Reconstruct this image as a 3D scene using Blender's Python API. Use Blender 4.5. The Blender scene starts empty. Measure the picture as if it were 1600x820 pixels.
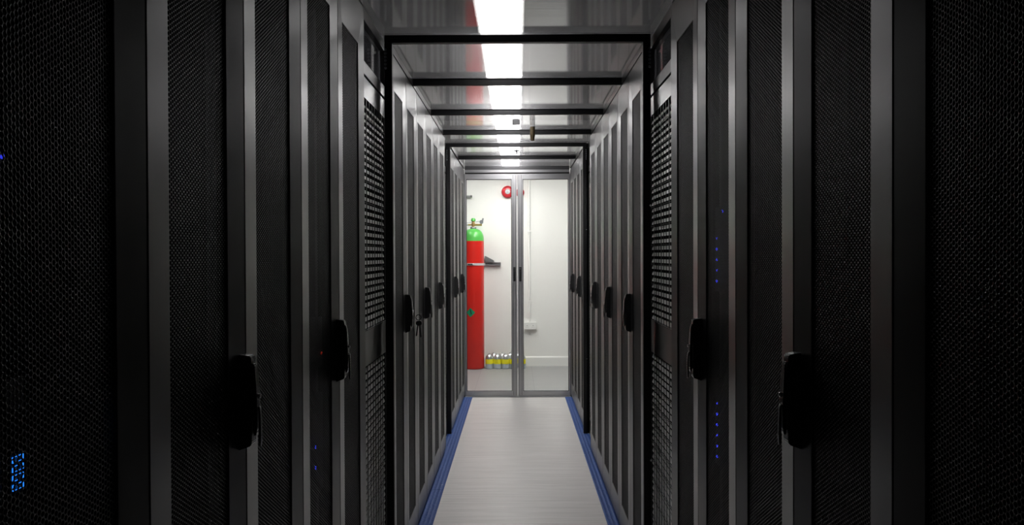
import bpy, bmesh, math, random
import numpy as np
from mathutils import Vector, Matrix
random.seed(4)
PI = math.pi
S = bpy.context.scene
C = S.collection

# ------------------------------------------------------------------ materials
def new_mat(name):
    m = bpy.data.materials.new(name); m.use_nodes = True
    nt = m.node_tree
    return m, nt, nt.nodes['Principled BSDF']

def mat(name, col, rough=.5, metal=0.0, spec=.5, emit=None, strength=0, bump=None, aniso=0):
    m, nt, b = new_mat(name)
    b.inputs['Base Color'].default_value = (*col, 1)
    b.inputs['Roughness'].default_value = rough
    b.inputs['Metallic'].default_value = metal
    b.inputs['Specular IOR Level'].default_value = spec
    if aniso: b.inputs['Anisotropic'].default_value = aniso
    if emit:
        b.inputs['Emission Color'].default_value = (*emit, 1)
        b.inputs['Emission Strength'].default_value = strength
    if bump:
        tc = nt.nodes.new('ShaderNodeTexCoord'); nz = nt.nodes.new('ShaderNodeTexNoise')
        bp = nt.nodes.new('ShaderNodeBump')
        nz.inputs['Scale'].default_value = bump[0]; nz.inputs['Detail'].default_value = 3
        bp.inputs['Strength'].default_value = bump[1]; bp.inputs['Distance'].default_value = .001
        nt.links.new(tc.outputs['Object'], nz.inputs['Vector'])
        nt.links.new(nz.outputs['Fac'], bp.inputs['Height'])
        nt.links.new(bp.outputs['Normal'], b.inputs['Normal'])
    return m

M = {}
M['rack']   = mat('black powder coat', (.03, .0295, .029), .29, spec=.6, bump=(900, .05))
M['mesh']   = mat('black perforated steel', (.009, .009, .0095), .42, spec=.38)
M['inside'] = mat('dark cabinet interior', (.006, .006, .007), .7, spec=.2)
M['rail']   = mat('zinc mounting rail', (.16, .16, .165), .5, .6)
M['handle'] = mat('black plastic handle', (.03, .03, .031), .26)
M['frame']  = mat('black painted tube', (.006, .006, .007), .4, spec=.35)
M['chrome'] = mat('chrome', (.75, .75, .76), .18, 1)
M['steel']  = mat('galvanised steel', (.42, .42, .43), .38, .85)
M['alu']    = mat('grey anodised aluminium', (.47, .47, .48), .42, .7)
M['alu_dk'] = mat('dark grey aluminium', (.13, .13, .135), .42, .6)
M['seal']   = mat('black rubber seal', (.008, .008, .008), .6)
M['grille'] = mat('black grille', (.02, .02, .02), .45)
M['louver'] = mat('white louvre fins', (.88, .88, .85), .4)
M['wire']   = mat('thin steel wire', (.33, .33, .32), .4, .7)
M['wall']   = mat('white wall paint', (.82, .815, .795), .75, spec=.2, bump=(60, .05))
M['wallg']  = mat('room wall paint', (.28, .28, .28), .8, spec=.2)
M['white']  = mat('white plastic', (.82, .82, .8), .4)
M['cap']    = mat('pale grey plastic', (.5, .5, .52), .4)
M['strap']  = mat('light zinc strap', (.62, .62, .62), .4, .2)
M['skirt']  = mat('white gloss skirting', (.82, .82, .8), .35)
M['darkp']  = mat('dark pin hole', (.05, .05, .05), .6)
M['red']    = mat('red enamel', (.60, .018, .012), .32)
M['redp']   = mat('red plastic', (.55, .02, .03), .35)
M['green']  = mat('bright green enamel', (.085, .42, .075), .3)
M['dgreen'] = mat('green sticker', (.005, .22, .10), .5)
M['ink']    = mat('black ink', (.004, .004, .004), .6)
M['brass']  = mat('brass', (.72, .5, .2), .3, .9)
M['olive']  = mat('dark bronze', (.05, .036, .016), .42, .6)
M['yellow'] = mat('yellow label', (.84, .76, .02), .5)
M['pale']   = mat('pale blue grey label', (.42, .47, .52), .5)
M['alum']   = mat('bare aluminium', (.62, .64, .65), .3, .9)
M['gauge']  = mat('grey gauge', (.2, .21, .22), .3, .4)
M['paper']  = mat('paper label', (.5, .5, .5), .7)
M['eq']     = mat('dark equipment bezel', (.02, .02, .022), .5)
M['led_b']  = mat('blue light', (0, 0, 0), .5, emit=(.04, .06, 1), strength=6)
M['led_w'] = mat('faint blue light', (0, 0, 0), .5, emit=(.04, .06, 1), strength=.7)
M['led_c']  = mat('blue digits', (0, 0, 0), .5, emit=(.02, .23, 1), strength=1.4)
M['led_d']  = mat('dim blue digits', (0, 0, 0), .5, emit=(.02, .2, .8), strength=.35)
M['led_r']  = mat('red light', (0, 0, 0), .5, emit=(1, .05, .02), strength=2)
M['lamp']   = mat('lit lamp diffuser', (.9, .9, .9), .5, emit=(1, .985, .96), strength=35)
M['lamp_near'] = mat('lit lamp diffuser, dimmer', (.9, .9, .9), .5, emit=(1, .985, .96), strength=9)
M['lampf']  = mat('lit far lamp diffuser', (.9, .9, .9), .5, emit=(1, .985, .95), strength=16.5)

def floor_mat(name, c0, c1, joint):
    m, nt, b = new_mat(name)
    tc = nt.nodes.new('ShaderNodeTexCoord')
    mp = nt.nodes.new('ShaderNodeMapping'); mp.inputs['Scale'].default_value = (2.2, 45, 1)
    nz = nt.nodes.new('ShaderNodeTexNoise'); nz.inputs['Scale'].default_value = 1; nz.inputs['Detail'].default_value = 6
    nz.inputs['Roughness'].default_value = .65
    cr = nt.nodes.new('ShaderNodeValToRGB')
    cr.color_ramp.elements[0].position = .36; cr.color_ramp.elements[0].color = (*c0, 1)
    cr.color_ramp.elements[1].position = .64; cr.color_ramp.elements[1].color = (*c1, 1)
    br = nt.nodes.new('ShaderNodeTexBrick'); br.offset = 0
    br.inputs['Scale'].default_value = 1; br.inputs['Brick Width'].default_value = .6; br.inputs['Row Height'].default_value = .6
    br.inputs['Mortar Size'].default_value = .0025; br.inputs['Mortar Smooth'].default_value = .2
    br.inputs['Color1'].default_value = (1, 1, 1, 1); br.inputs['Color2'].default_value = (1, 1, 1, 1)
    br.inputs['Mortar'].default_value = (joint, joint, joint, 1)
    mp2 = nt.nodes.new('ShaderNodeMapping'); mp2.inputs['Location'].default_value = (-.17, .35, 0)
    mx = nt.nodes.new('ShaderNodeMix'); mx.data_type = 'RGBA'; mx.blend_type = 'MULTIPLY'; mx.inputs['Factor'].default_value = 1
    L = nt.links.new
    L(tc.outputs['Object'], mp.inputs['Vector']); L(mp.outputs['Vector'], nz.inputs['Vector']); L(nz.outputs['Fac'], cr.inputs['Fac'])
    L(tc.outputs['Object'], mp2.inputs['Vector']); L(mp2.outputs['Vector'], br.inputs['Vector'])
    L(cr.outputs['Color'], mx.inputs['A']); L(br.outputs['Color'], mx.inputs['B']); L(mx.outputs['Result'], b.inputs['Base Color'])
    b.inputs['Roughness'].default_value = .38; b.inputs['Specular IOR Level'].default_value = .4
    return m
M['floor'] = floor_mat('grey vinyl floor', (.47, .456, .445), (.59, .572, .56), 1)
M['tiles'] = floor_mat('grey floor tiles', (.25, .25, .25), (.30, .30, .30), .7)

def blue_mat():
    m, nt, b = new_mat('blue ribbed strip')
    L = nt.links.new
    tc = nt.nodes.new('ShaderNodeTexCoord')
    vo = nt.nodes.new('ShaderNodeTexVoronoi'); vo.inputs['Scale'].default_value = 9; vo.inputs['Randomness'].default_value = 1
    cr = nt.nodes.new('ShaderNodeValToRGB')
    cr.color_ramp.elements[0].position = .0; cr.color_ramp.elements[0].color = (.35, .42, .55, 1)
    cr.color_ramp.elements[1].position = .07; cr.color_ramp.elements[1].color = (.012, .055, .23, 1)
    L(tc.outputs['Object'], vo.inputs['Vector']); L(vo.outputs['Distance'], cr.inputs['Fac']); L(cr.outputs['Color'], b.inputs['Base Color'])
    mp = nt.nodes.new('ShaderNodeMapping'); mp.inputs['Scale'].default_value = (45, 110, 1)
    ck = nt.nodes.new('ShaderNodeTexVoronoi'); ck.inputs['Scale'].default_value = 1; ck.inputs['Randomness'].default_value = .25
    bp = nt.nodes.new('ShaderNodeBump'); bp.inputs['Strength'].default_value = 1; bp.inputs['Distance'].default_value = .008
    L(tc.outputs['Object'], mp.inputs['Vector']); L(mp.outputs['Vector'], ck.inputs['Vector']); L(ck.outputs['Distance'], bp.inputs['Height'])
    L(bp.outputs['Normal'], b.inputs['Normal'])
    b.inputs['Roughness'].default_value = .55; b.inputs['Specular IOR Level'].default_value = .3
    return m
M['blue'] = blue_mat()

def sheet_mat(name, tint, rough, ior, ribs=False, haze=0, painted_sheen=False):
    """clear plastic or glass sheet: straight-through transmission plus a fresnel reflection"""
    m = bpy.data.materials.new(name); m.use_nodes = True
    nt = m.node_tree; nt.nodes.clear(); L = nt.links.new
    out = nt.nodes.new('ShaderNodeOutputMaterial'); mix = nt.nodes.new('ShaderNodeMixShader')
    tr = nt.nodes.new('ShaderNodeBsdfTransparent'); gl = nt.nodes.new('ShaderNodeBsdfAnisotropic')
    fr = nt.nodes.new('ShaderNodeFresnel'); fr.inputs['IOR'].default_value = ior
    tr.inputs['Color'].default_value = (*tint, 1); gl.inputs['Roughness'].default_value = rough
    gl.inputs['Color'].default_value = (.93, .93, .95, 1)
    if ribs:
        tc = nt.nodes.new('ShaderNodeTexCoord')
        mp = nt.nodes.new('ShaderNodeMapping'); mp.inputs['Scale'].default_value = (1.2, 160, 1)
        nz = nt.nodes.new('ShaderNodeTexNoise'); nz.inputs['Scale'].default_value = 1; nz.inputs['Detail'].default_value = 2
        bp = nt.nodes.new('ShaderNodeBump'); bp.inputs['Strength'].default_value = .25; bp.inputs['Distance'].default_value = .0006
        L(tc.outputs['Object'], mp.inputs['Vector']); L(mp.outputs['Vector'], nz.inputs['Vector'])
        L(nz.outputs['Fac'], bp.inputs['Height']); L(bp.outputs['Normal'], gl.inputs['Normal'])
    body = tr.outputs['BSDF']
    if haze:
        tl = nt.nodes.new('ShaderNodeBsdfDiffuse' if painted_sheen else 'ShaderNodeBsdfTranslucent'); tl.inputs['Color'].default_value = (.6, .6, .64, 1) if painted_sheen else (.8, .8, .82, 1)  # the diffuse grey paints in reflections on the glazing
        m2 = nt.nodes.new('ShaderNodeMixShader'); m2.inputs['Fac'].default_value = haze
        L(tr.outputs['BSDF'], m2.inputs[1]); L(tl.outputs['BSDF'], m2.inputs[2]); body = m2.outputs['Shader']
    ge = nt.nodes.new('ShaderNodeNewGeometry'); mm = nt.nodes.new('ShaderNodeMath'); mm.operation = 'MULTIPLY'
    sb = nt.nodes.new('ShaderNodeMath'); sb.operation = 'SUBTRACT'; sb.inputs[0].default_value = 1
    L(ge.outputs['Backfacing'], sb.inputs[1]); L(fr.outputs['Fac'], mm.inputs[0]); L(sb.outputs[0], mm.inputs[1])
    last = mm
    if ribs:                                   # a multi-wall sheet: two walls reflect, 2R/(1+R)
        d2 = nt.nodes.new('ShaderNodeMath'); d2.operation = 'ADD'; d2.inputs[1].default_value = 1
        n2 = nt.nodes.new('ShaderNodeMath'); n2.operation = 'MULTIPLY'; n2.inputs[1].default_value = 2
        last = nt.nodes.new('ShaderNodeMath'); last.operation = 'DIVIDE'
        L(mm.outputs[0], d2.inputs[0]); L(mm.outputs[0], n2.inputs[0]); L(n2.outputs[0], last.inputs[0]); L(d2.outputs[0], last.inputs[1])
    L(last.outputs[0], mix.inputs['Fac']); L(body, mix.inputs[1]); L(gl.outputs['BSDF'], mix.inputs[2])
    L(mix.outputs['Shader'], out.inputs['Surface'])
    return m
M['roof']  = sheet_mat('clear ribbed roof sheet', (.8, .8, .81), .075, 2.0, True, .085)
M['glass'] = sheet_mat('clear glass', (.97, .98, .97), .0, 1.15)
M['tint']  = sheet_mat('grey glazing', (.5, .5, .52), .04, 2.2, False, .4, True)  # pane lightened with flat grey in place of its reflections

# ------------------------------------------------------------------ helpers
def obj(name, bm, m, parent=None, smooth=False, loc=None):
    me = bpy.data.meshes.new(name)
    bmesh.ops.recalc_face_normals(bm, faces=bm.faces[:])
    bm.to_mesh(me); bm.free()
    if isinstance(m, (list, tuple)):
        for k in m: me.materials.append(k)
    else: me.materials.append(m)
    if smooth:
        me.polygons.foreach_set('use_smooth', [True]*len(me.polygons))
        try: me.set_sharp_from_angle(angle=math.radians(40))
        except Exception: pass
    o = bpy.data.objects.new(name, me); C.objects.link(o)
    if parent: o.parent = parent
    if loc: o.location = loc
    return o

def tag(o, label=None, cat=None, group=None, kind=None):
    if label: o['label'] = label
    if cat: o['category'] = cat
    if group: o['group'] = group
    if kind: o['kind'] = kind
    return o

def thing(name, label, cat, loc=(0, 0, 0), rz=0, group=None):
    o = bpy.data.objects.new(name, None); C.objects.link(o)
    o.empty_display_size = .05
    o.location = loc; o.rotation_euler = (0, 0, rz)
    return tag(o, label, cat, group)

def dup(root, loc=None, label=None, rz=None):
    r = root.copy(); C.objects.link(r)
    if loc is not None: r.location = loc
    if rz is not None: r.rotation_euler = (0, 0, rz)
    if label: r['label'] = label
    for ch in list(root.children):
        c = ch.copy(); C.objects.link(c); c.parent = r
        for g in list(ch.children):
            d = g.copy(); C.objects.link(d); d.parent = c
    return r

def box(bm, x0, x1, y0, y1, z0, z1, bev=0, mi=0):
    v = [bm.verts.new((x, y, z)) for x in (x0, x1) for y in (y0, y1) for z in (z0, z1)]
    fs = [bm.faces.new([v[i] for i in q]) for q in
          ((0, 1, 3, 2), (4, 6, 7, 5), (0, 4, 5, 1), (2, 3, 7, 6), (0, 2, 6, 4), (1, 5, 7, 3))]
    for f in fs: f.material_index = mi
    if bev:
        es = list({e for f in fs for e in f.edges})
        r = bmesh.ops.bevel(bm, geom=es, offset=bev, segments=2, affect='EDGES', profile=.6)
        for f in r['faces']: f.material_index = mi

def tube(bm, pts, r, n=10, cap=True):
    pts = [Vector(p) for p in pts]
    rings = []
    for i, p in enumerate(pts):
        a = pts[max(i-1, 0)]; b = pts[min(i+1, len(pts)-1)]
        d = (b-a).normalized()
        u = d.cross(Vector((0, 0, 1)))
        if u.length < .01: u = d.cross(Vector((1, 0, 0)))
        u.normalize(); w = d.cross(u)
        rr = r[i] if isinstance(r, (list, tuple)) else r
        rings.append([bm.verts.new(p + rr*(math.cos(2*PI*k/n)*u + math.sin(2*PI*k/n)*w)) for k in range(n)])
    for a, b in zip(rings, rings[1:]):
        for k in range(n): bm.faces.new((a[k], a[(k+1) % n], b[(k+1) % n], b[k]))
    if cap:
        bm.faces.new(rings[0]); bm.faces.new(rings[-1])

def lathe(bm, prof, n=40, cx=0, cy=0, axis='z', base=0):
    """prof: (radius, height) list"""
    def P(r, h, a):
        c, s = r*math.cos(a), r*math.sin(a)
        if axis == 'z': return (cx+c, cy+s, base+h)
        if axis == 'y': return (cx+c, base+h, cy+s)
        return (base+h, cx+c, cy+s)
    rings = []
    for r, h in prof:
        if r < 1e-6: rings.append([bm.verts.new(P(0, h, 0))])
        else: rings.append([bm.verts.new(P(r, h, 2*PI*k/n)) for k in range(n)])
    for a, b in zip(rings, rings[1:]):
        if len(a) == 1 and len(b) == 1: continue
        for k in range(n):
            k2 = (k+1) % n
            if len(a) == 1: bm.faces.new((a[0], b[k], b[k2]))
            elif len(b) == 1: bm.faces.new((a[k], a[k2], b[0]))
            else: bm.faces.new((a[k], a[k2], b[k2], b[k]))
    if len(rings[0]) > 1: bm.faces.new(rings[0])
    if len(rings[-1]) > 1: bm.faces.new(rings[-1])

def prism(bm, poly, axis, a, b):
    """extrude a 2-D outline along an axis ('x': poly=(y,z), 'y': (x,z), 'z': (x,y))"""
    def P(p, t):
        return {'x': (t, p[0], p[1]), 'y': (p[0], t, p[1]), 'z': (p[0], p[1], t)}[axis]
    A = [bm.verts.new(P(p, a)) for p in poly]; B = [bm.verts.new(P(p, b)) for p in poly]
    n = len(poly)
    for k in range(n): bm.faces.new((A[k], A[(k+1) % n], B[(k+1) % n], B[k]))
    bm.faces.new(A); bm.faces.new(B)

NB = bmesh.new

# ------------------------------------------------------------------ dimensions
H = 1.368                      # camera height
XL, XR = -.497, .503           # rack fronts
ZT = 2.173                     # rack top
ZC = 2.213                     # underside of the translucent roof
YD = 7.96                      # glass doors
YW = 10.15                     # far wall

# ------------------------------------------------------------------ the room
def struct(name, bm, m): return tag(obj(name, bm, m), kind='structure')
bm = NB(); box(bm, -3, 3, -1.0, YD, -.1, 0); struct('floor', bm, M['floor'])
bm = NB(); box(bm, -3, 3, YD, YW+.1, -.1, 0); struct('floor_far', bm, M['tiles'])
bm = NB(); box(bm, -3, 3, -1.0, YW+.1, 3.0, 3.1); struct('ceiling', bm, M['wallg'])
bm = NB(); box(bm, -3, 3, YW, YW+.1, 0, 3.0); struct('wall_far', bm, M['wall'])
bm = NB(); box(bm, -3.1, -3, -1.0, YW+.1, 0, 3.0); struct('wall_left', bm, M['wallg'])
bm = NB(); box(bm, 3, 3.1, -1.0, YW+.1, 0, 3.0); struct('wall_right', bm, M['wallg'])
bm = NB(); box(bm, -3, 3, -1.1, -1.0, 0, 3.0); struct('wall_near', bm, M['wallg'])
bm = NB(); prism(bm, [(YW, 0), (YW-.016, 0), (YW-.016, .105), (YW-.010, .118), (YW, .118)], 'x', -2.99, 2.99)
struct('baseboard_far', bm, M['skirt'])

# ------------------------------------------------------------------ server racks
LW, Z0, Z1 = .398, .03, ZT          # door leaf
OY0, OY1, OZ0, OZ1 = .080, .318, .14, 2.037
DISH = .0042

def leaf_frame_bm():
    """one door leaf, front plane x=0 facing +x, y 0..LW; stiles sloping gently in to the opening"""
    bm = NB()
    def ring(y0, y1, z0, z1, x): return [bm.verts.new(p) for p in ((x, y0, z0), (x, y1, z0), (x, y1, z1), (x, y0, z1))]
    c = .0022
    rs = [ring(0, LW, Z0, Z1, -.022), ring(0, LW, Z0, Z1, -c), ring(c, LW-c, Z0+c, Z1-c, 0),
          ring(OY0-.0015, OY1+.0015, OZ0-.0015, OZ1+.0015, -DISH), ring(OY0, OY1, OZ0, OZ1, -DISH-.0015),
          ring(OY0, OY1, OZ0, OZ1, -.022), ]
    rs.append(rs[0])
    for a, b in zip(rs, rs[1:]):
        for k in range(4): bm.faces.new((a[k], a[(k+1) % 4], b[(k+1) % 4], b[k]))
    return bm

def mesh_panel_mesh():
    V, r, th, x = .0074, .0032, .0010, -.0072      # staggered round holes
    Ro, dy = V/math.sqrt(3), V*math.sqrt(3)/2
    ny = int((OY1-OY0+.008)/dy)+1; nz = int((OZ1-OZ0+.008)/V)+1
    iy, iz = np.meshgrid(np.arange(ny), np.arange(nz), indexing='ij')
    cy = OY0-.004+iy*dy; cz = OZ0-.004+iz*V+(iy % 2)*V/2
    cy, cz = cy.ravel(), cz.ravel(); n = len(cy)
    a = np.arange(12)*PI/6
    ro = np.where(np.arange(12) % 2 == 0, Ro*1.002, V/2*1.002)
    def ring(rr, xx):
        return np.stack([np.full((n, 12), xx), cy[:, None]+rr*np.cos(a), cz[:, None]+rr*np.sin(a)], -1)
    verts = np.concatenate([ring(ro, x), ring(r, x), ring(r, x-th)], 1).reshape(-1, 3)
    k = np.arange(12); k2 = (k+1) % 12
    q = np.concatenate([np.stack([k, k2, 12+k2, 12+k], -1), np.stack([12+k, 12+k2, 24+k2, 24+k], -1)], 0)
    faces = (q[None]+36*np.arange(n)[:, None, None]).reshape(-1, 4)
    me = bpy.data.meshes.new('mesh_panel')
    me.vertices.add(len(verts)); me.vertices.foreach_set('co', verts.ravel().astype(np.float32))
    me.loops.add(faces.size); me.loops.foreach_set('vertex_index', faces.ravel().astype(np.int32))
    me.polygons.add(len(faces)); me.polygons.foreach_set('loop_start', np.arange(0, faces.size, 4, dtype=np.int32))
    me.update(calc_edges=True)
    me.materials.append(M['mesh'])
    return me
MESH = mesh_panel_mesh()

def handle_base_bm(y, z, s):
    """escutcheon on the stile: y centre, s=+1 lever side"""
    bm = NB()
    prism(bm, [(-.004, z), (.019, z+.008), (.021, z+.014), (.021, z+.164), (.0185, z+.1695), (-.004, z+.1725)], 'y', y-.014, y+.014)
    bmesh.ops.bevel(bm, geom=bm.edges[:], offset=.0016, segments=2, affect='EDGES')
    return bm
def handle_lever_bm(y, z):
    bm = NB()
    prism(bm, [(.0215, z+.030), (.026, z+.022), (.029, z+.034), (.030, z+.080), (.027, z+.140), (.025, z+.154), (.0215, z+.156)], 'y', y-.010, y+.010)
    bmesh.ops.bevel(bm, geom=bm.edges[:], offset=.003, segments=2, affect='EDGES')
    return bm
def handle_flap_bm(y, z):
    bm = NB()
    prism(bm, [(.0305, z+.012), (.034, z+.004), (.0355, z+.022), (.034, z+.075), (.0305, z+.08)], 'y', y-.006, y+.006)
    bmesh.ops.bevel(bm, geom=bm.edges[:], offset=.0018, segments=2, affect='EDGES')
    return bm

def build_rack(side):
    """local: front x=0 facing +x, y 0..0.8; side=+1: the leaf with the handle is at low y"""
    t = thing('server_rack', '', 'server rack')
    D = 1.0
    bm = NB()
    box(bm, -D, -.026, .001, .022, .001, ZT); box(bm, -D, -.026, .778, .799, .001, ZT)
    box(bm, -D, -.026, .022, .778, ZT-.03, ZT); box(bm, -D, -.026, .022, .778, 0, .05)
    box(bm, -D, -D+.02, .022, .778, .05, ZT-.03)
    box(bm, -.046, -.026, .392, .408, .05, ZT-.03)
    obj('cabinet', bm, M['inside'], t)
    for y, a in ((.143, .143), (.657, .630)):
        bm = NB(); box(bm, -.165, -.1252, y-.006, y+.006, .06, ZT-.05); box(bm, -.125, -.1225, a, a+.027, .06, ZT-.05)
        obj('mounting_rail', bm, M['rail'], t)
    bm = NB(); box(bm, -.05, -.01, .01, .79, .0065, .026, .003); obj('plinth', bm, M['rack'], t)
    for j, y0 in enumerate((.001, .401)):
        d = obj('door', leaf_frame_bm(), M['rack'], t, loc=(0, y0, 0))
        p = bpy.data.objects.new('mesh_panel', MESH); C.objects.link(p); p.parent = d
        if j == (0 if side > 0 else 1):
            hy = LW-.021 if side > 0 else .021
            obj('handle', handle_base_bm(hy, 1.018, side), M['handle'], d)
            ly = hy
            obj('handle_lever', handle_lever_bm(ly, 1.018), M['handle'], d)
            obj('handle_flap', handle_flap_bm(ly, 1.018), M['handle'], d)
            bm = NB(); lathe(bm, [(.0045, 0), (.0045, .004), (.003, .0055), (0, .0055)], 12, ly, 1.018+.096, 'x', .0285)
            tag(obj('lock_barrel', bm, M['chrome'], d, True), 'chrome lock barrel')
    return t

yL = [.315, 1.115, 1.915, 3.332, 4.132, 4.932, 6.334, 7.134]
lab = ['black server rack nearest the camera on the {s}, cut off by the picture edge',
       'second black rack from the camera on the {s}, with the largest-looking swing handle',
       'third black rack on the {s}, directly before the nearer cooling unit',
       'black rack on the {s} directly behind the nearer black portal post',
       'middle one of the three black racks between the two cooling units on the {s}',
       'black rack on the {s} standing just before the distant cooling unit',
       'black rack on the {s} directly behind the distant portal post',
       'farthest black rack on the {s}, touching the glass door']
RX = {}
proto = {}
for s, nm in ((1, 'left'), (-1, 'right')):
    for i, y in enumerate(yL):
        x = XL if s > 0 else XR
        if i >= 6: x += -.006*s
        loc = (x, y, 0) if s > 0 else (x, y+.8, 0)
        rz = 0 if s > 0 else PI
        if s not in proto:
            r = proto[s] = build_rack(s); r.location = loc; r.rotation_euler = (0, 0, rz)
        else: r = dup(proto[s], loc, rz=rz)
        r['label'] = lab[i].format(s=nm+' side' if 'cut off' not in lab[i] else nm)
        r['group'] = 'server racks along the %s side' % nm
        RX[(s, i)] = r

# fascia strips over each rack run
def fascia(side, y0, y1, label):
    bm = NB()
    if side > 0: box(bm, -.06, -.002, 0, y1-y0, 0, .030, .002)
    else: box(bm, .002, .06, 0, y1-y0, 0, .030, .002)
    x = XL if side > 0 else XR
    o = obj('fascia_strip', bm, M['rack'], loc=(x, y0, ZT+.0095))
    tag(o, label, 'trim strip', 'fascia strips over the racks')
for s, nm in ((1, 'left'), (-1, 'right')):
    fascia(s, .30, 2.714, 'grey fascia strip over the nearest racks on the %s side' % nm)
    fascia(s, 3.332, 5.732, 'grey fascia strip over the middle run of racks on the %s' % nm)
    fascia(s, 6.334, YD-.03, 'grey fascia strip over the distant racks on the %s' % nm)

# ------------------------------------------------------------------ row coolers
def build_cooler():
    """local front x=0 facing +x, y 0..0.6"""
    W, ZH = .598, 1.975
    t = thing('cooling_unit', '', 'cooling unit')
    bm = NB()
    box(bm, -1.0, -.10, 0, W, 0, ZH); 
    obj('cabinet', bm, M['inside'], t)
    gy0, gy1 = .055, W-.055
    zs = [(.12, .985), (1.105, 1.905)]
    bm = NB()
    for z0, z1 in ((0.002, zs[0][0]), (zs[0][1], zs[1][0]), (zs[1][1], ZH)):
        box(bm, -.0995, 0, gy0, gy1, max(z0, .006), z1)
    box(bm, -.0995, 0, 0, gy0, .006, ZH); box(bm, -.0995, 0, gy1, W, .006, ZH)
    obj('front_frame', bm, M['rack'], t)
    for z0, z1 in zs:
        bm = NB()                                # tilted fins
        n = int((z1-z0)/.0245)
        for k in range(n):
            z = z0+.012+k*.0245
            prism(bm, [(-.0085, z+.0095), (-.0038, z-.0035), (-.0050, z-.0038), (-.0097, z+.0092)], 'y', gy0+.001, gy1-.001)
        obj('louvre_fins', bm, M['louver'], t)
        bm = NB()
        m = 9
        for k in range(m+1):
            y = gy0+.004+(gy1-gy0-.008)*k/m
            box(bm, -.0036, -.0020, y-.0028, y+.0028, z0, z1)
        for k in range(n+1):
            z = z0+.0245*k
            if z < z1-.003 and k % 3 == 0: box(bm, -.0019, -.0008, gy0, gy1, z, z+.0025)
        obj('grille', bm, M['grille'], t)
        bm = NB()
        for k in range(1, m, 3):
            y = gy0+.03+(gy1-gy0-.008)*k/m
            tube(bm, [(.0006, y, z0), (.0006, y, z1)], .0013, 6)
        tube(bm, [(-.0005, gy0, z0+.004), (-.0005, gy1, z0+.004)], .0013, 6)
        obj('guard_wires', bm, M['wire'], t)
    return t
def build_window():
    W, z0, z1 = .598, 1.985, ZC-.004
    t = thing('glazed_panel', '', 'glazed panel')
    bm = NB(); f = .05
    a0, a1 = z0+.045, z1-.04
    box(bm, -.05, .0, 0, W, z0, a0, .002); box(bm, -.05, .0, 0, W, a1, z1, .002)
    box(bm, -.05, .0, 0, f, a0, a1); box(bm, -.05, .0, W-f, W, a0, a1)
    obj('frame', bm, M['rack'], t)
    bm = NB(); box(bm, -.020, -.016, f, W-f, a0, a1); obj('pane', bm, M['tint'], t)
    return t
co = build_cooler(); wi = build_window()
k = 0
for s, nm in ((1, 'left'), (-1, 'right')):
    for y, rec, w1, w2 in ((2.723, .022, 'nearer', 'nearer'), (5.7335, .04, 'distant', 'distant')):
        x = (XL-rec) if s > 0 else (XR+rec)
        loc = (x, y if s > 0 else y+.598, 0)
        l1 = '%s black cooling unit with grid front set between racks on the %s' % (w1, nm)
        l2 = 'small glazed panel over the %s cooling unit on the %s side' % (w2, nm)
        if k == 0: a, b = co, wi
        else: a, b = dup(co), dup(wi)
        for o, l, g in ((a, l1, 'cooling units between the racks'), (b, l2, 'glazed panels over the cooling units')):
            o.location = loc; o.rotation_euler = (0, 0, 0 if s > 0 else PI); o['label'] = l; o['group'] = g
        k += 1

# ------------------------------------------------------------------ portals, beams, roof
def portal(y, xl, xr, label):
    t = thing('portal_frame', label, 'frame', (0, y, 0), 0, 'black portal frames across the aisle')
    b = .030
    bm = NB(); box(bm, xl-b, xl, 0, b, 0.002, ZC-.031, .002); obj('post', bm, M['frame'], t)
    bm = NB(); box(bm, xr, xr+b, 0, b, 0.002, ZC-.031, .002); obj('post', bm, M['frame'], t)
    bm = NB(); box(bm, xl-b, xr+b, 0, b, ZC-.0305, ZC-.001, .002); obj('beam', bm, M['frame'], t)
    for z in (1.553, .572):
        bm = NB(); lathe(bm, [(.006, 0), (.006, -.003), (.0035, -.006), (0, -.006)], 12, xr+b-.003, z, 'y', -.0003)
        tag(obj('bolt', bm, M['chrome'], t, True), 'chrome bolt')
    for x in (xl-b+.005, xr+b-.005):
        bm = NB()
        for q in range(6):
            z = 2.155-q*.014
            lathe(bm, [(.004, 0), (.0055, -.003), (.004, -.006), (0, -.006)], 8, x, z, 'y', -.0003)
        obj('tie_strip', bm, M['gauge'], t, True)
    return t
portal(3.20, -.478, .486, 'nearer black square-tube portal frame across the aisle')
portal(6.30, -.505, .500, 'distant black square-tube portal frame across the aisle')
for y, l in ((4.0, 'first slim black roof beam beyond the nearer portal'), (4.85, 'second slim black roof beam beyond the nearer portal'),
             (5.65, 'slim black roof beam just before the distant portal'), (7.12, 'slim black roof beam nearest the glass doors')):
    bm = NB(); box(bm, -.512, .518, 0, .022, 0, .030, .002)
    # flat flange on the roof side
    box(bm, -.512, .518, -.006, .028, .0302, .0322)
    tag(obj('roof_beam', bm, M['frame'], loc=(0, y, ZC-.0325)), l, 'beam', 'slim black beams under the roof')
ys = [1.50, 3.215, 4.011, 4.861, 5.661, 6.315, 7.131, YD+.02]
rl = ['translucent roof sheet nearest the camera, before the first beam', 'translucent roof sheet just behind the nearer portal beam',
      'translucent roof sheet between the first and second slim beams', 'translucent roof sheet holding the small black box',
      'translucent roof sheet just before the distant portal beam', 'translucent roof sheet just behind the distant portal beam',
      'translucent roof sheet touching the door header']
for (a, b), l in zip(zip(ys, ys[1:]), rl):
    bm = NB(); box(bm, -.56, .56, .002, b-a-.002, 0, .010)
    tag(obj('roof_sheet', bm, M['roof'], loc=(0, a, ZC)), l, 'roof panel', 'translucent roof sheets over the aisle')

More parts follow.
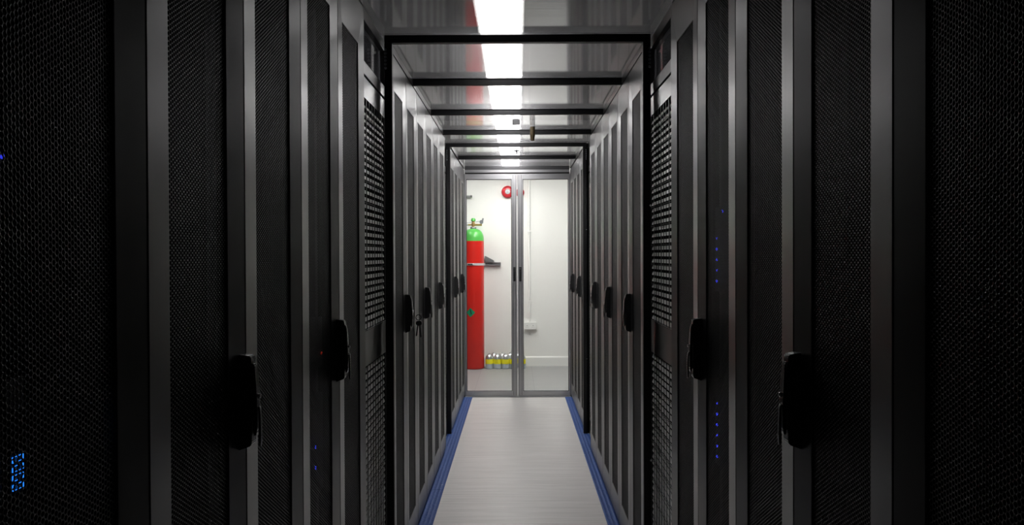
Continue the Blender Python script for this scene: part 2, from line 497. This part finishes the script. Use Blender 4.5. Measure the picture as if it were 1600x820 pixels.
bm = NB(); box(bm, -.56, .56, .302, 1.496, 0, .012, .002)  # unseen panel, added to shade the tops of the nearest racks
tag(obj('roof_light_blocker', bm, M['rack'], loc=(0, 0, ZC)), 'added black panel overhead, out of view, keeping light off the nearest racks', 'roof panel')
# lamps over the roof
def lamp(x0, x1, y0, y1, z, m, label, group):
    t = thing('batten_light', label, 'light', ((x0+x1)/2, y0, z), 0, group)
    w = (x1-x0)/2
    bm = NB(); box(bm, -w-.012, w+.012, 0, y1-y0, .02, .09, .004); obj('housing', bm, M['white'], t)
    for y in (.2, y1-y0-.2):
        bm = NB(); tube(bm, [(0, y, .0902), (0, y, 2.999-z)], .004, 8); obj('hanger_rod', bm, M['steel'], t)
    bm = NB(); box(bm, -w, w, .006, y1-y0-.006, 0, .0195, .004); obj('diffuser', bm, m, t)
    return t
ly = [3.2, 4.5, 5.8, 7.1, 8.4]
for y, nth in zip(ly, ('the length nearest the camera', 'second length from the camera', 'third length from the camera', 'the length next to the glass doors', 'the length passing over the glass doors')):
    lamp(-.157, .022, y, y+1.296, 2.33, M['lamp_near'] if y < 4 else M['lamp'], 'white ceiling light shining through the roof, ' + nth, 'lights over the translucent roof')
for x in (-1.3, 1.2):
    lamp(x-.14, x+.14, 8.45, 9.65, 2.88, M['lampf'], 'white ceiling light on the %s in the room beyond the glass doors' % ('left' if x < 0 else 'right'), 'lights beyond the glass doors')

# ------------------------------------------------------------------ glass doors and header
t = thing('door_header', 'grey aluminium header beam over the pair of glass doors', 'door header', (0, YD, 0))
bm = NB(); 
box(bm, -.498, .504, -.012, .05, 2.176, ZC-.001, .001)
for z in (2.186, 2.197): box(bm, -.498, .504, -.0155, -.0121, z, z+.005)
obj('header_beam', bm, M['alu_dk'], t)
bm = NB(); box(bm, -.498, .504, -.010, .045, 2.150, 2.1755); obj('track', bm, M['alu'], t)
bm = NB(); box(bm, -.498, .504, .004, .045, 2.140, 2.1495); obj('brush_seal', bm, M['seal'], t)
for sx in (-1, 1):
    bm = NB(); a, b = (-.56, -.5025) if sx < 0 else (.5085, .566)
    box(bm, a, b, -.022, .05, .002, 2.139); obj('jamb', bm, M['alu_dk'], t)
def glass_door(x0, x1, hx, label):
    t = thing('glass_door', label, 'door', ((x0+x1)/2, YD, 0), 0, 'pair of glass aisle doors')
    w = (x1-x0)/2; sl = {-1: .014, 1: .050} if hx > 0 else {-1: .050, 1: .014}
    z0, z1 = .006, 2.136
    bm = NB()
    box(bm, -w, -w+sl[-1], 0, .032, z0, z1, .0015); obj('stile', bm, M['alu'], t)
    bm = NB(); box(bm, w-sl[1], w, 0, .032, z0, z1, .0015); obj('stile', bm, M['alu'], t)
    # grooves on the wide stile
    bm = NB(); gx = (w-sl[1]) if hx > 0 else (-w)
    for f in (.012, .034): box(bm, gx+f, gx+f+.004, -.0015, -.0002, z0+.01, z1-.01)
    obj('groove_trim', bm, M['alu_dk'], t)
    bm = NB(); box(bm, -w+sl[-1], w-sl[1], 0, .032, z1-.05, z1, .0015); box(bm, -w+sl[-1], w-sl[1], -.0015, -.0002, z1-.024, z1-.020)
    obj('rail', bm, M['alu'], t)
    bm = NB(); box(bm, -w+sl[-1], w-sl[1], 0, .032, z0, z0+.046, .0015); box(bm, -w+sl[-1], w-sl[1], -.0015, -.0002, z0+.018, z0+.024)
    obj('rail', bm, M['alu'], t)
    g0, g1, h0, h1 = -w+sl[-1], w-sl[1], z0+.046, z1-.05
    bm = NB(); box(bm, g0, g1, .013, .018, h0, h1); obj('glass_pane', bm, M['glass'], t)
    bm = NB(); e = .005
    box(bm, g0, g0+e, .006, .0125, h0, h1); box(bm, g1-e, g1, .006, .0125, h0, h1)
    box(bm, g0+e, g1-e, .006, .0125, h1-e, h1); box(bm, g0+e, g1-e, .006, .0125, h0, h0+e)
    obj('seal', bm, M['seal'], t)
    c = (w-.024) if hx > 0 else (-w+.024)
    bm = NB(); box(bm, c-.012, c+.012, -.022, -.0018, 1.108, 1.245, .004)
    box(bm, c-.006, c+.006, -.030, -.0222, 1.125, 1.205, .003)
    h = obj('pull_handle', bm, M['handle'], t)
    bm = NB(); lathe(bm, [(.004, 0), (.004, -.002), (0, -.002)], 10, c, 1.228, 'y', -.0222); obj('lock', bm, M['chrome'], h)
glass_door(-.501, -.0006, 1, 'left glass aisle door in a grey aluminium frame, gas cylinder behind it')
glass_door(.0056, .507, -1, 'right glass aisle door in a grey aluminium frame, socket behind it')
bm = NB(); box(bm, -.50, .505, YD-.035, YD+.04, .0005, .0045); tag(obj('door_threshold', bm, M['steel']), 'thin metal threshold under the glass doors', 'threshold')

# ------------------------------------------------------------------ blue strips
def strip(side, y0, y1, post, label):
    bm = NB()
    xi = .432 if side > 0 else .452
    xo = (-XL if side > 0 else XR)+.022
    P = [(xi, y0), (xo, y0), (xo, y1), (xi, y1)]
    xc = xo+.016
    if post: P = [(xi, y0), (xo, y0), (xo, 5.735), (xc, 5.735), (xc, y1-.035), (post, y1-.035), (post, y1), (xi, y1)]
    prism(bm, [(-side*x, y) for x, y in P], 'z', .0005, .005)
    tag(obj('blue_strip', bm, M['blue']), label, 'floor strip', 'blue strips along the foot of the racks')

for s, nm in ((1, 'left'), (-1, 'right')):
    strip(s, 3.24, 4.798, 0, 'blue floor strip on the %s, the length nearest the camera' % nm)
    strip(s, 4.80, 6.331, .502 if s > 0 else .497, 'blue floor strip on the %s, the length before the distant portal' % nm)
    strip(s, 6.333, 7.92, 0, 'blue floor strip on the %s ending at the glass doors' % nm)

# ------------------------------------------------------------------ things under the roof
t = thing('sensor_box', 'small black box fixed under the roof', 'sensor', (-.004, 5.19, ZC))
bm = NB(); box(bm, -.025, .025, -.014, .014, -.038, -.004, .002); obj('body', bm, M['handle'], t)
bm = NB(); box(bm, -.014, .014, -.010, .010, -.0039, -.0002); obj('mount', bm, M['gauge'], t)
bm = NB(); lathe(bm, [(.017, 0), (.017, -.006), (.0165, -.010), (.0175, -.05), (.017, -.062), (.013, -.082), (.0125, -.094), (.008, -.096), (0, -.096)], 24)
t = thing('discharge_nozzle', 'bronze bullet-shaped nozzle hanging under the roof', 'nozzle', (.105, 5.50, ZC-.0003))
obj('body', bm, M['olive'], t, True)
bm = NB(); lathe(bm, [(.0185, -.0005), (.0185, -.004), (.0172, -.004), (.0172, -.0005)], 24); obj('ceiling_mount', bm, M['gauge'], t, True)
t = thing('sprinkler_head', 'tiny sprinkler head under the roof near the glass doors', 'sprinkler', (-.001, 6.72, ZC))
bm = NB(); lathe(bm, [(.007, -.0003), (.007, -.005), (.0035, -.006), (.005, -.0068)], 12); obj('ceiling_mount', bm, M['handle'], t, True)
bm = NB(); lathe(bm, [(.006, -.0162), (.006, -.030), (.004, -.036), (0, -.036)], 12); obj('body', bm, M['handle'], t, True)
bm = NB(); lathe(bm, [(.006, -.007), (.021, -.0085), (.021, -.0145), (.006, -.016)], 16); obj('deflector', bm, M['handle'], t, True)

# ------------------------------------------------------------------ beyond the doors
GX, GY, GR = -.524, 9.96, .127
t = thing('gas_cylinder', 'tall red gas cylinder with green shoulder strapped to the white wall', 'gas cylinder', (GX, GY, 0))
bm = NB(); lathe(bm, [(GR-.02, .001), (GR-.006, .006), (GR, .022), (GR, 1.527)], 64); obj('body', bm, M['red'], t, True)
bm = NB()
pr = [(GR, 1.5272)]
for k in range(1, 13):
    a = k/12*PI/2*.93
    pr.append((.036+(GR-.036)*math.cos(a)**.9, 1.545+.125*math.sin(a)))
lathe(bm, pr+[(.036, 1.675)], 64); tag(obj('shoulder', bm, M['green'], t, True), 'bright green shoulder')
bm = NB(); lathe(bm, [(.037, 1.6755), (.037, 1.690), (.034, 1.695), (0, 1.695)], 32); obj('neck_ring', bm, M['gauge'], t, True)
bm = NB()
lathe(bm, [(.016, 1.6955), (.016, 1.705), (.022, 1.709), (.022, 1.742), (.018, 1.746), (.018, 1.762), (0, 1.762)], 16)
tube(bm, [(.02, 0, 1.722), (.075, -.004, 1.720), (.105, -.004, 1.722)], [.013, .012, .014], 12)
tube(bm, [(-.02, 0, 1.722), (-.06, 0, 1.722)], .009, 12)
v = tag(obj('valve', bm, M['brass'], t, True), 'brass valve')
bm = NB(); lathe(bm, [(.022, 1.7625), (.028, 1.768), (.028, 1.785), (.020, 1.800), (0, 1.803)], 20); tag(obj('valve_cap', bm, M['green'], v, True), 'green valve cap')
bm = NB()
lathe(bm, [(.023, .0), (.023, .03), (.018, .034), (0, .034)], 20, .098, 1.755, 'y', -.02)
tube(bm, [(.110, 0, 1.765), (.118, 0, 1.800)], [.010, .008], 10)
obj('gauge', bm, M['gauge'], v, True)
bm = NB(); tube(bm, [(-.06, 0, 1.722), (-.10, 0, 1.715), (-.16, 0, 1.72), (-.24, .05, 1.78), (-.28, .12, 1.9)], .006, 8)
tube(bm, [(.03, 0, 1.755), (.06, 0, 1.762), (.09, 0, 1.758)], .004, 8); tube(bm, [(-.02, 0, 1.75), (-.08, 0, 1.745), (-.2, .03, 1.76)], .004, 8)
obj('hose', bm, M['steel'], v, True)
# diamond sticker bent round the cylinder
def on_cyl(u, z, off): 
    a = u/GR - PI/2 + math.radians(-14)
    return ((GR+off)*math.cos(a), (GR+off)*math.sin(a), z)
bm = NB(); N = 8; zc, hw = .678, .056
for i in range(-N, N):
    u0, u1 = i/N*hw, (i+1)/N*hw
    h0, h1 = (hw-abs(u0)), (hw-abs(u1))
    pts = [on_cyl(u0, zc-h0, .0006), on_cyl(u1, zc-h1, .0006), on_cyl(u1, zc+h1, .0006), on_cyl(u0, zc+h0, .0006)]
    vs = []
    for q in pts:
        if not any((Vector(q)-w.co).length < 1e-5 for w in vs): vs.append(bm.verts.new(q))
    if len(vs) > 2: bm.faces.new(vs)
st = tag(obj('diamond_sticker', bm, M['dgreen'], t), 'green diamond hazard sticker')
bm = NB()                                            # small slanted black cylinder pictogram
def ink(poly): bm.faces.new([bm.verts.new(on_cyl(u, zc+w, .0012)) for u, w in poly])
ink([(-.006, .028), (.003, .032), (.016, -.018), (.006, -.022)]); ink([(-.010, .030), (-.0065, .028), (-.003, .033), (-.007, .036)])
obj('pictogram', bm, M['ink'], st)

t = thing('cylinder_bracket', 'steel strap and channel holding the red cylinder to the wall', 'bracket', (0, 0, 0))
bm = NB(); n = 28; zb0, zb1 = 1.236, 1.262; ring = []
for k in range(n+1):
    a = PI+.25+(PI-.5)*k/n
    ring.append((GX+(GR+.004)*math.cos(a), GY+(GR+.004)*math.sin(a), GX+(GR+.0015)*math.cos(a), GY+(GR+.0015)*math.sin(a)))
for (a, b, c, d), (e, f, g, h) in zip(ring, ring[1:]):
    vs = [bm.verts.new(q) for q in ((a, b, zb0), (e, f, zb0), (e, f, zb1), (a, b, zb1), (c, d, zb0), (g, h, zb0), (g, h, zb1), (c, d, zb1))]
    for q in ((0, 1, 2, 3), (4, 7, 6, 5), (0, 4, 5, 1), (3, 2, 6, 7)): bm.faces.new([vs[i] for i in q])
for s in (-1, 1):
    xx = GX+s*.1315
    box(bm, xx-.003, xx+.003, GY-.034, YW-.046, zb0, zb1)
bmesh.ops.remove_doubles(bm, verts=bm.verts[:], dist=1e-5)
b = obj('strap', bm, M['strap'], t)
bm = NB(); box(bm, GX-.062, GX+.002, GY-GR-.016, GY-GR-.0045, 1.240, 1.258, .003); obj('buckle', bm, M['chrome'], b)
bm = NB()
box(bm, GX-.30, GX+.325, YW-.0455, YW-.0015, 1.232, 1.236); box(bm, GX-.30, GX+.325, YW-.0455, YW-.0015, 1.268, 1.272)
box(bm, GX-.30, GX+.325, YW-.005, YW-.0015, 1.236, 1.268); box(bm, GX-.30, GX+.325, YW-.0455, YW-.042, 1.236, 1.244); box(bm, GX-.30, GX+.325, YW-.0455, YW-.042, 1.260, 1.268)
obj('channel', bm, M['steel'], t)
bm = NB(); prism(bm, [(GX+.132, 1.274), (GX+.242, 1.274), (GX+.245, 1.29), (GX+.225, 1.302), (GX+.145, 1.345), (GX+.132, 1.348)], 'y', YW-.075, YW-.002)
obj('gusset', bm, M['gauge'], t)

def canister(x, y, rz=0):
    r = .047
    bm = NB(); lathe(bm, [(r-.005, .0008), (r, .006), (r, .115)], 28); o = thing('gas_canister', '', 'canister', (x, y, 0), rz, 'small silver canisters on the floor')
    obj('body', bm, M['pale'], o, True)
    bm = NB(); pr = [(r, .1152), (r*.97, .128), (r*.85, .148), (r*.62, .163), (.018, .170), (.012, .172), (.012, .180), (.008, .184), (0, .184)]
    tag(obj('dome', bm_l(bm, pr), M['alum'], o, True), 'bare metal domed top')
    bm = NB(); lathe(bm, [(r+.0002, .058), (r+.0008, .058), (r+.0008, .114), (r+.0002, .114)], 28); tag(obj('label_band', bm, M['yellow'], o, True), 'bright yellow label band')
    bm = NB()                                        # lines of small print
    for z in (.094, .082, .074):
        for k in range(7):
            a0 = -PI/2-.55+k*.16
            q = [((r+.0013)*math.cos(a), (r+.0013)*math.sin(a), zz) for a, zz in ((a0, z), (a0+.12, z), (a0+.12, z+.003), (a0, z+.003))]
            bm.faces.new([bm.verts.new(p) for p in q])
    return o
def bm_l(bm, pr): lathe(bm, pr, 28); return bm
c0 = canister(0, 0)
cl = ['front-row silver canister with yellow label, right next to the red cylinder', 'second silver canister from the red cylinder in the front row',
      'third silver canister from the red cylinder in the front row', 'front-row silver canister half hidden behind the left door stile',
      'front-row silver canister mostly hidden behind the meeting door stiles']
first = True
for j in range(5):
    loc = (-.338+j*.0975, 9.94, 0)
    o = c0 if first else dup(c0, loc); first = False
    o.location = loc; o['label'] = cl[j]
for j in range(4):
    o = dup(c0, (-.285+j*.0975, 10.05, 0)); o['label'] = ['back-row canister peeking between the first and second front canisters', 'back-row canister peeking between the second and third front canisters',
        'back-row canister peeking between the third and fourth front canisters', 'back-row canister at the end hidden by the door stiles'][j]

# red alarm sounders
def sounder(x, z, label, sc=1):
    t = thing('alarm_sounder', label, 'alarm', (x, YW-.0012, z), 0, 'red alarm sounders on the far wall')
    bm = NB(); lathe(bm, [(.074, 0), (.076, -.012), (.072, -.034), (.062, -.046), (.04, -.050), (0, -.050)], 36, 0, 0, 'y'); obj('body', bm, M['redp'], t, True)
    bm = NB(); lathe(bm, [(.030, -.0502), (.032, -.056), (.026, -.064), (0, -.066)], 28, 0, 0, 'y'); tag(obj('centre_cap', bm, M['cap'], t, True), 'white centre cap')
    bm = NB(); 
    for k in range(3): box(bm, -.012, .012, -.0672, -.0662, -.012+k*.010, -.008+k*.010)
    obj('cap_print', bm, M['gauge'], t)
    bm = NB(); tube(bm, [(.01, -.009, .078), (.01, -.009, .45)], .008, 10); tag(obj('conduit', bm, M['white'], t, True), 'thin white conduit')
    bm = NB(); box(bm, -.05, .05, -.0011, .0005, -.05, .05); obj('mounting_plate', bm, M['white'], t)
    t.scale = (sc, 1, sc)
    return t
sounder(-.112, 2.127, 'round red alarm sounder seen through the left glass door')
sounder(.038, 2.118, 'round red alarm sounder mostly hidden behind the door stiles', .70)

# conduit and socket
t = thing('wall_conduit', 'thin white vertical conduit running down the wall to the socket', 'conduit', (.150, YW, 0))
bm = NB(); tube(bm, [(0, -.014, .540), (0, -.014, 2.99)], .0125, 12); obj('pipe', bm, M['white'], t, True)
for z in (1.645, .795):
    bm = NB(); box(bm, -.028, .028, -.006, -.0012, z-.008, z+.008, .002); box(bm, -.015, .015, -.0285, -.0272, z-.008, z+.008)
    box(bm, -.0165, -.014, -.028, -.006, z-.008, z+.008); box(bm, .014, .0165, -.028, -.006, z-.008, z+.008)
    obj('saddle_clip', bm, M['white'], t)
t = thing('socket_outlet', 'white double power socket low on the far wall', 'socket', (.156, YW-.0012, .495))
bm = NB(); box(bm, -.073, .073, -.036, 0, -.043, .043, .003); obj('back_box', bm, M['white'], t)
bm = NB(); box(bm, -.073, .073, -.044, -.0362, -.043, .043, .003); f = obj('face_plate', bm, M['white'], t)
for sx in (-1, 1):
    bm = NB(); box(bm, sx*.036-.0035, sx*.036+.0035, -.0446, -.0441, -.002, .007); box(bm, sx*.036-.014, sx*.036-.007, -.0446, -.0441, -.019, -.0155); box(bm, sx*.036+.007, sx*.036+.014, -.0446, -.0441, -.019, -.0155)
    obj('pin_holes', bm, M['darkp'], f)
    bm = NB(); box(bm, sx*.014-.005, sx*.014+.005, -.047, -.0441, .016, .032, .001); obj('switch', bm, M['white'], f)
# silver pipe end
t = thing('pipe_end', 'short silver pipe end near the red cylinder on the far wall', 'pipe', (-.60, YW-.03, 2.07))
bm = NB(); tube(bm, [(-.25, 0, 0), (.035, 0, 0)], .016, 16); obj('pipe', bm, M['steel'], t, True)
bm = NB(); tube(bm, [(.0355, 0, 0), (.055, 0, 0), (.058, 0, 0)], [.021, .021, .015], 16); obj('end_cap', bm, M['chrome'], t, True)
bm = NB(); box(bm, -.06, -.04, -.02, .0285, -.02, .02, .002); obj('mounting_clip', bm, M['steel'], t)

# ------------------------------------------------------------------ key ring on the first handle past the portal
t = thing('key_ring', 'bunch of dark keys hanging from a handle past the nearer portal', 'keys', (XL+.038, 3.735, 1.085))
bm = NB()
tube(bm, [(.014+.012*math.cos(a), 0, .012*math.sin(a)) for a in [2*PI*k/14 for k in range(15)]], .0018, 6, False); obj('hanging_ring', bm, M['handle'], t)
for ang, l in ((.15, .052), (-.25, .046)):
    bm = NB(); dx = math.sin(ang)
    lathe(bm, [(.011, -.0012), (.011, .0012)], 14, .016+dx*.014, -.026, 'y', .002+ang*.01)
    prism(bm, [(.013+dx*.02, -.035), (.019+dx*.02, -.035), (.019+dx*l, -.035-l), (.015+dx*l, -.039-l), (.013+dx*l, -.035-l)], 'y', ang*.01+.0008, ang*.01+.0032)
    obj('key', bm, M['handle'], t)

# ------------------------------------------------------------------ equipment behind the mesh doors
SEG = {'0': 'abcdef', '1': 'bc', '2': 'abged', '3': 'abgcd', '4': 'fgbc', '5': 'afgcd', '7': 'abc', '8': 'abcdefg'}
def digits_bm(txt, w, h, gap, th):
    """seven-segment digits running down the panel (rotated a quarter turn); local plane y (across) / z (along)"""
    bm = NB()
    seg = {'a': (0, w, h-th, h), 'g': (0, w, h/2-th/2, h/2+th/2), 'd': (0, w, 0, th), 'f': (0, th, h/2, h), 'b': (w-th, w, h/2, h), 'e': (0, th, 0, h/2), 'c': (w-th, w, 0, h/2)}
    n = len(txt)
    for i, ch in enumerate(txt):
        if ch == '.':
            continue
        for s in SEG[ch]:
            u0, u1, v0, v1 = seg[s]
            o = i*(w+gap)
            e = .0006
            box(bm, 0, .001, v0+e-h/2, v1-e-h/2, -(o+u1-e), -(o+u0+e))
    return bm
def power_unit(x, y, z0, z1, rz, zd, txt, m, w, h, label, ledz=None, lab_z=None):
    t = thing('power_strip', label, 'power strip', (x, y, 0), rz)
    bm = NB(); box(bm, -.05, 0, -.028, .028, z0, z1, .003); obj('housing', bm, M['eq'], t)
    bm = NB(); box(bm, .0002, .003, -h/2-.004, h/2+.004, zd-4*w-.03, zd+.008, .001); d = obj('display_bezel', bm, M['handle'], t)
    if not txt: return finish_unit(t, ledz, lab_z)
    o = obj('digits', digits_bm(txt, w, h, w*.35, w*.2), m, d); o.location = (.0035, 0, zd)
    tag(o, 'glowing blue digits')
    return finish_unit(t, ledz, lab_z)
def finish_unit(t, ledz, lab_z):
    if lab_z:
        for a, b in lab_z:
            bm = NB(); box(bm, .0002, .0012, -.016, .016, a, b); tag(obj('label', bm, M['paper'], t), 'pale label')
    if ledz:
        for z in ledz:
            bm = NB(); lathe(bm, [(.003, .0002), (.003, .002), (0, .003)], 8, -.018, z, 'x'); tag(obj('led', bm, M['led_w'], t), 'blue indicator light')
    return t
power_unit(XL-.055, .905, .5, 1.95, 0, 1.150, '8888', M['led_c'], .0075, .021, 'upright power strip with blue digits behind the nearest mesh door on the left', [1.475], [(1.50, 1.54), (1.20, 1.235)])
power_unit(XR+.055, .985, .5, 1.95, PI, 1.05, '', M['led_d'], .008, .016, 'upright power strip with a pale label behind the nearest mesh door on the right', None, [(1.298, 1.330)])
power_unit(XR+.055, 1.555, .5, 1.95, PI, 1.158, '0050', M['led_d'], .0065, .013, 'upright power strip with dim blue digits behind the second rack door on the right', None, [(1.42, 1.49), (1.54, 1.60)])

def shelf(x, y, z0, z1, rz, leds, label):
    t = thing('disk_shelf', label, 'server', (x, y, z0), rz, 'equipment with indicator lights behind mesh doors')
    h = z1-z0
    bm = NB(); box(bm, -.6, 0, -.215, .215, 0, h, .003); obj('chassis', bm, M['eq'], t)
    bm = NB()
    n = max(2, int(h/.032))
    for k in range(n):
        box(bm, .0002, .008, -.205, .205, k*h/n+.003, (k+1)*h/n-.003)
    obj('drive_fronts', bm, M['eq'], t)
    for ly, lz, m in leds:
        bm = NB(); lathe(bm, [(.004, .0082), (.004, .010), (0, .0115)], 8, ly, lz-z0, 'x'); obj('led', bm, m, t)
    return t
xs = .068
up = [1.290+.030*k for k in range(5)]
lo = [.795+.030*k for k in range(6)]
shelf(XR+xs, 2.315, 1.26, 1.50, PI, [(-.027, z, M['led_b']) for z in up]+[(.04, 1.483, M['led_b'])], 'equipment with a column of blue lights in the third right rack, at eye level')
shelf(XR+xs, 2.315, .77, .99, PI, [(-.027, z, M['led_b']) for z in lo], 'equipment with a column of blue lights in the third right rack, at waist level')
shelf(XL-xs, 2.315, .70, .95, 0, [(-.04, .84, M['led_b']), (-.04, .783, M['led_b'])], 'equipment with two blue lights in the third left rack')
shelf(XL-xs, 2.315, 1.05, 1.18, 0, [(.035, 1.09, M['led_r'])], 'equipment with one red light in the third left rack')

# ------------------------------------------------------------------ world, camera, view
w = bpy.data.worlds.new('World'); S.world = w; w.use_nodes = True
w.node_tree.nodes['Background'].inputs['Color'].default_value = (0, 0, 0, 1)
cd = bpy.data.cameras.new('Camera'); cam = bpy.data.objects.new('Camera', cd); C.objects.link(cam); S.camera = cam
F = 1298.0
cd.sensor_width = 36; cd.lens = 36*F/1600; cd.clip_start = .02
yaw, pitch, roll = math.atan(8/F), -math.atan(13/F), math.radians(-.22)
R = Matrix.Rotation(yaw, 4, 'Z') @ Matrix.Rotation(PI/2+pitch, 4, 'X') @ Matrix.Rotation(roll, 4, 'Z')
cam.matrix_world = Matrix.Translation((0, 0, H)) @ R
S.view_settings.view_transform = 'Standard'; S.view_settings.look = 'None'
S.view_settings.gamma = 1; S.view_settings.use_curve_mapping = False
S.view_settings.exposure = 0
S.cycles.use_denoising = True
S.cycles.max_bounces = 10; S.cycles.transparent_max_bounces = 24
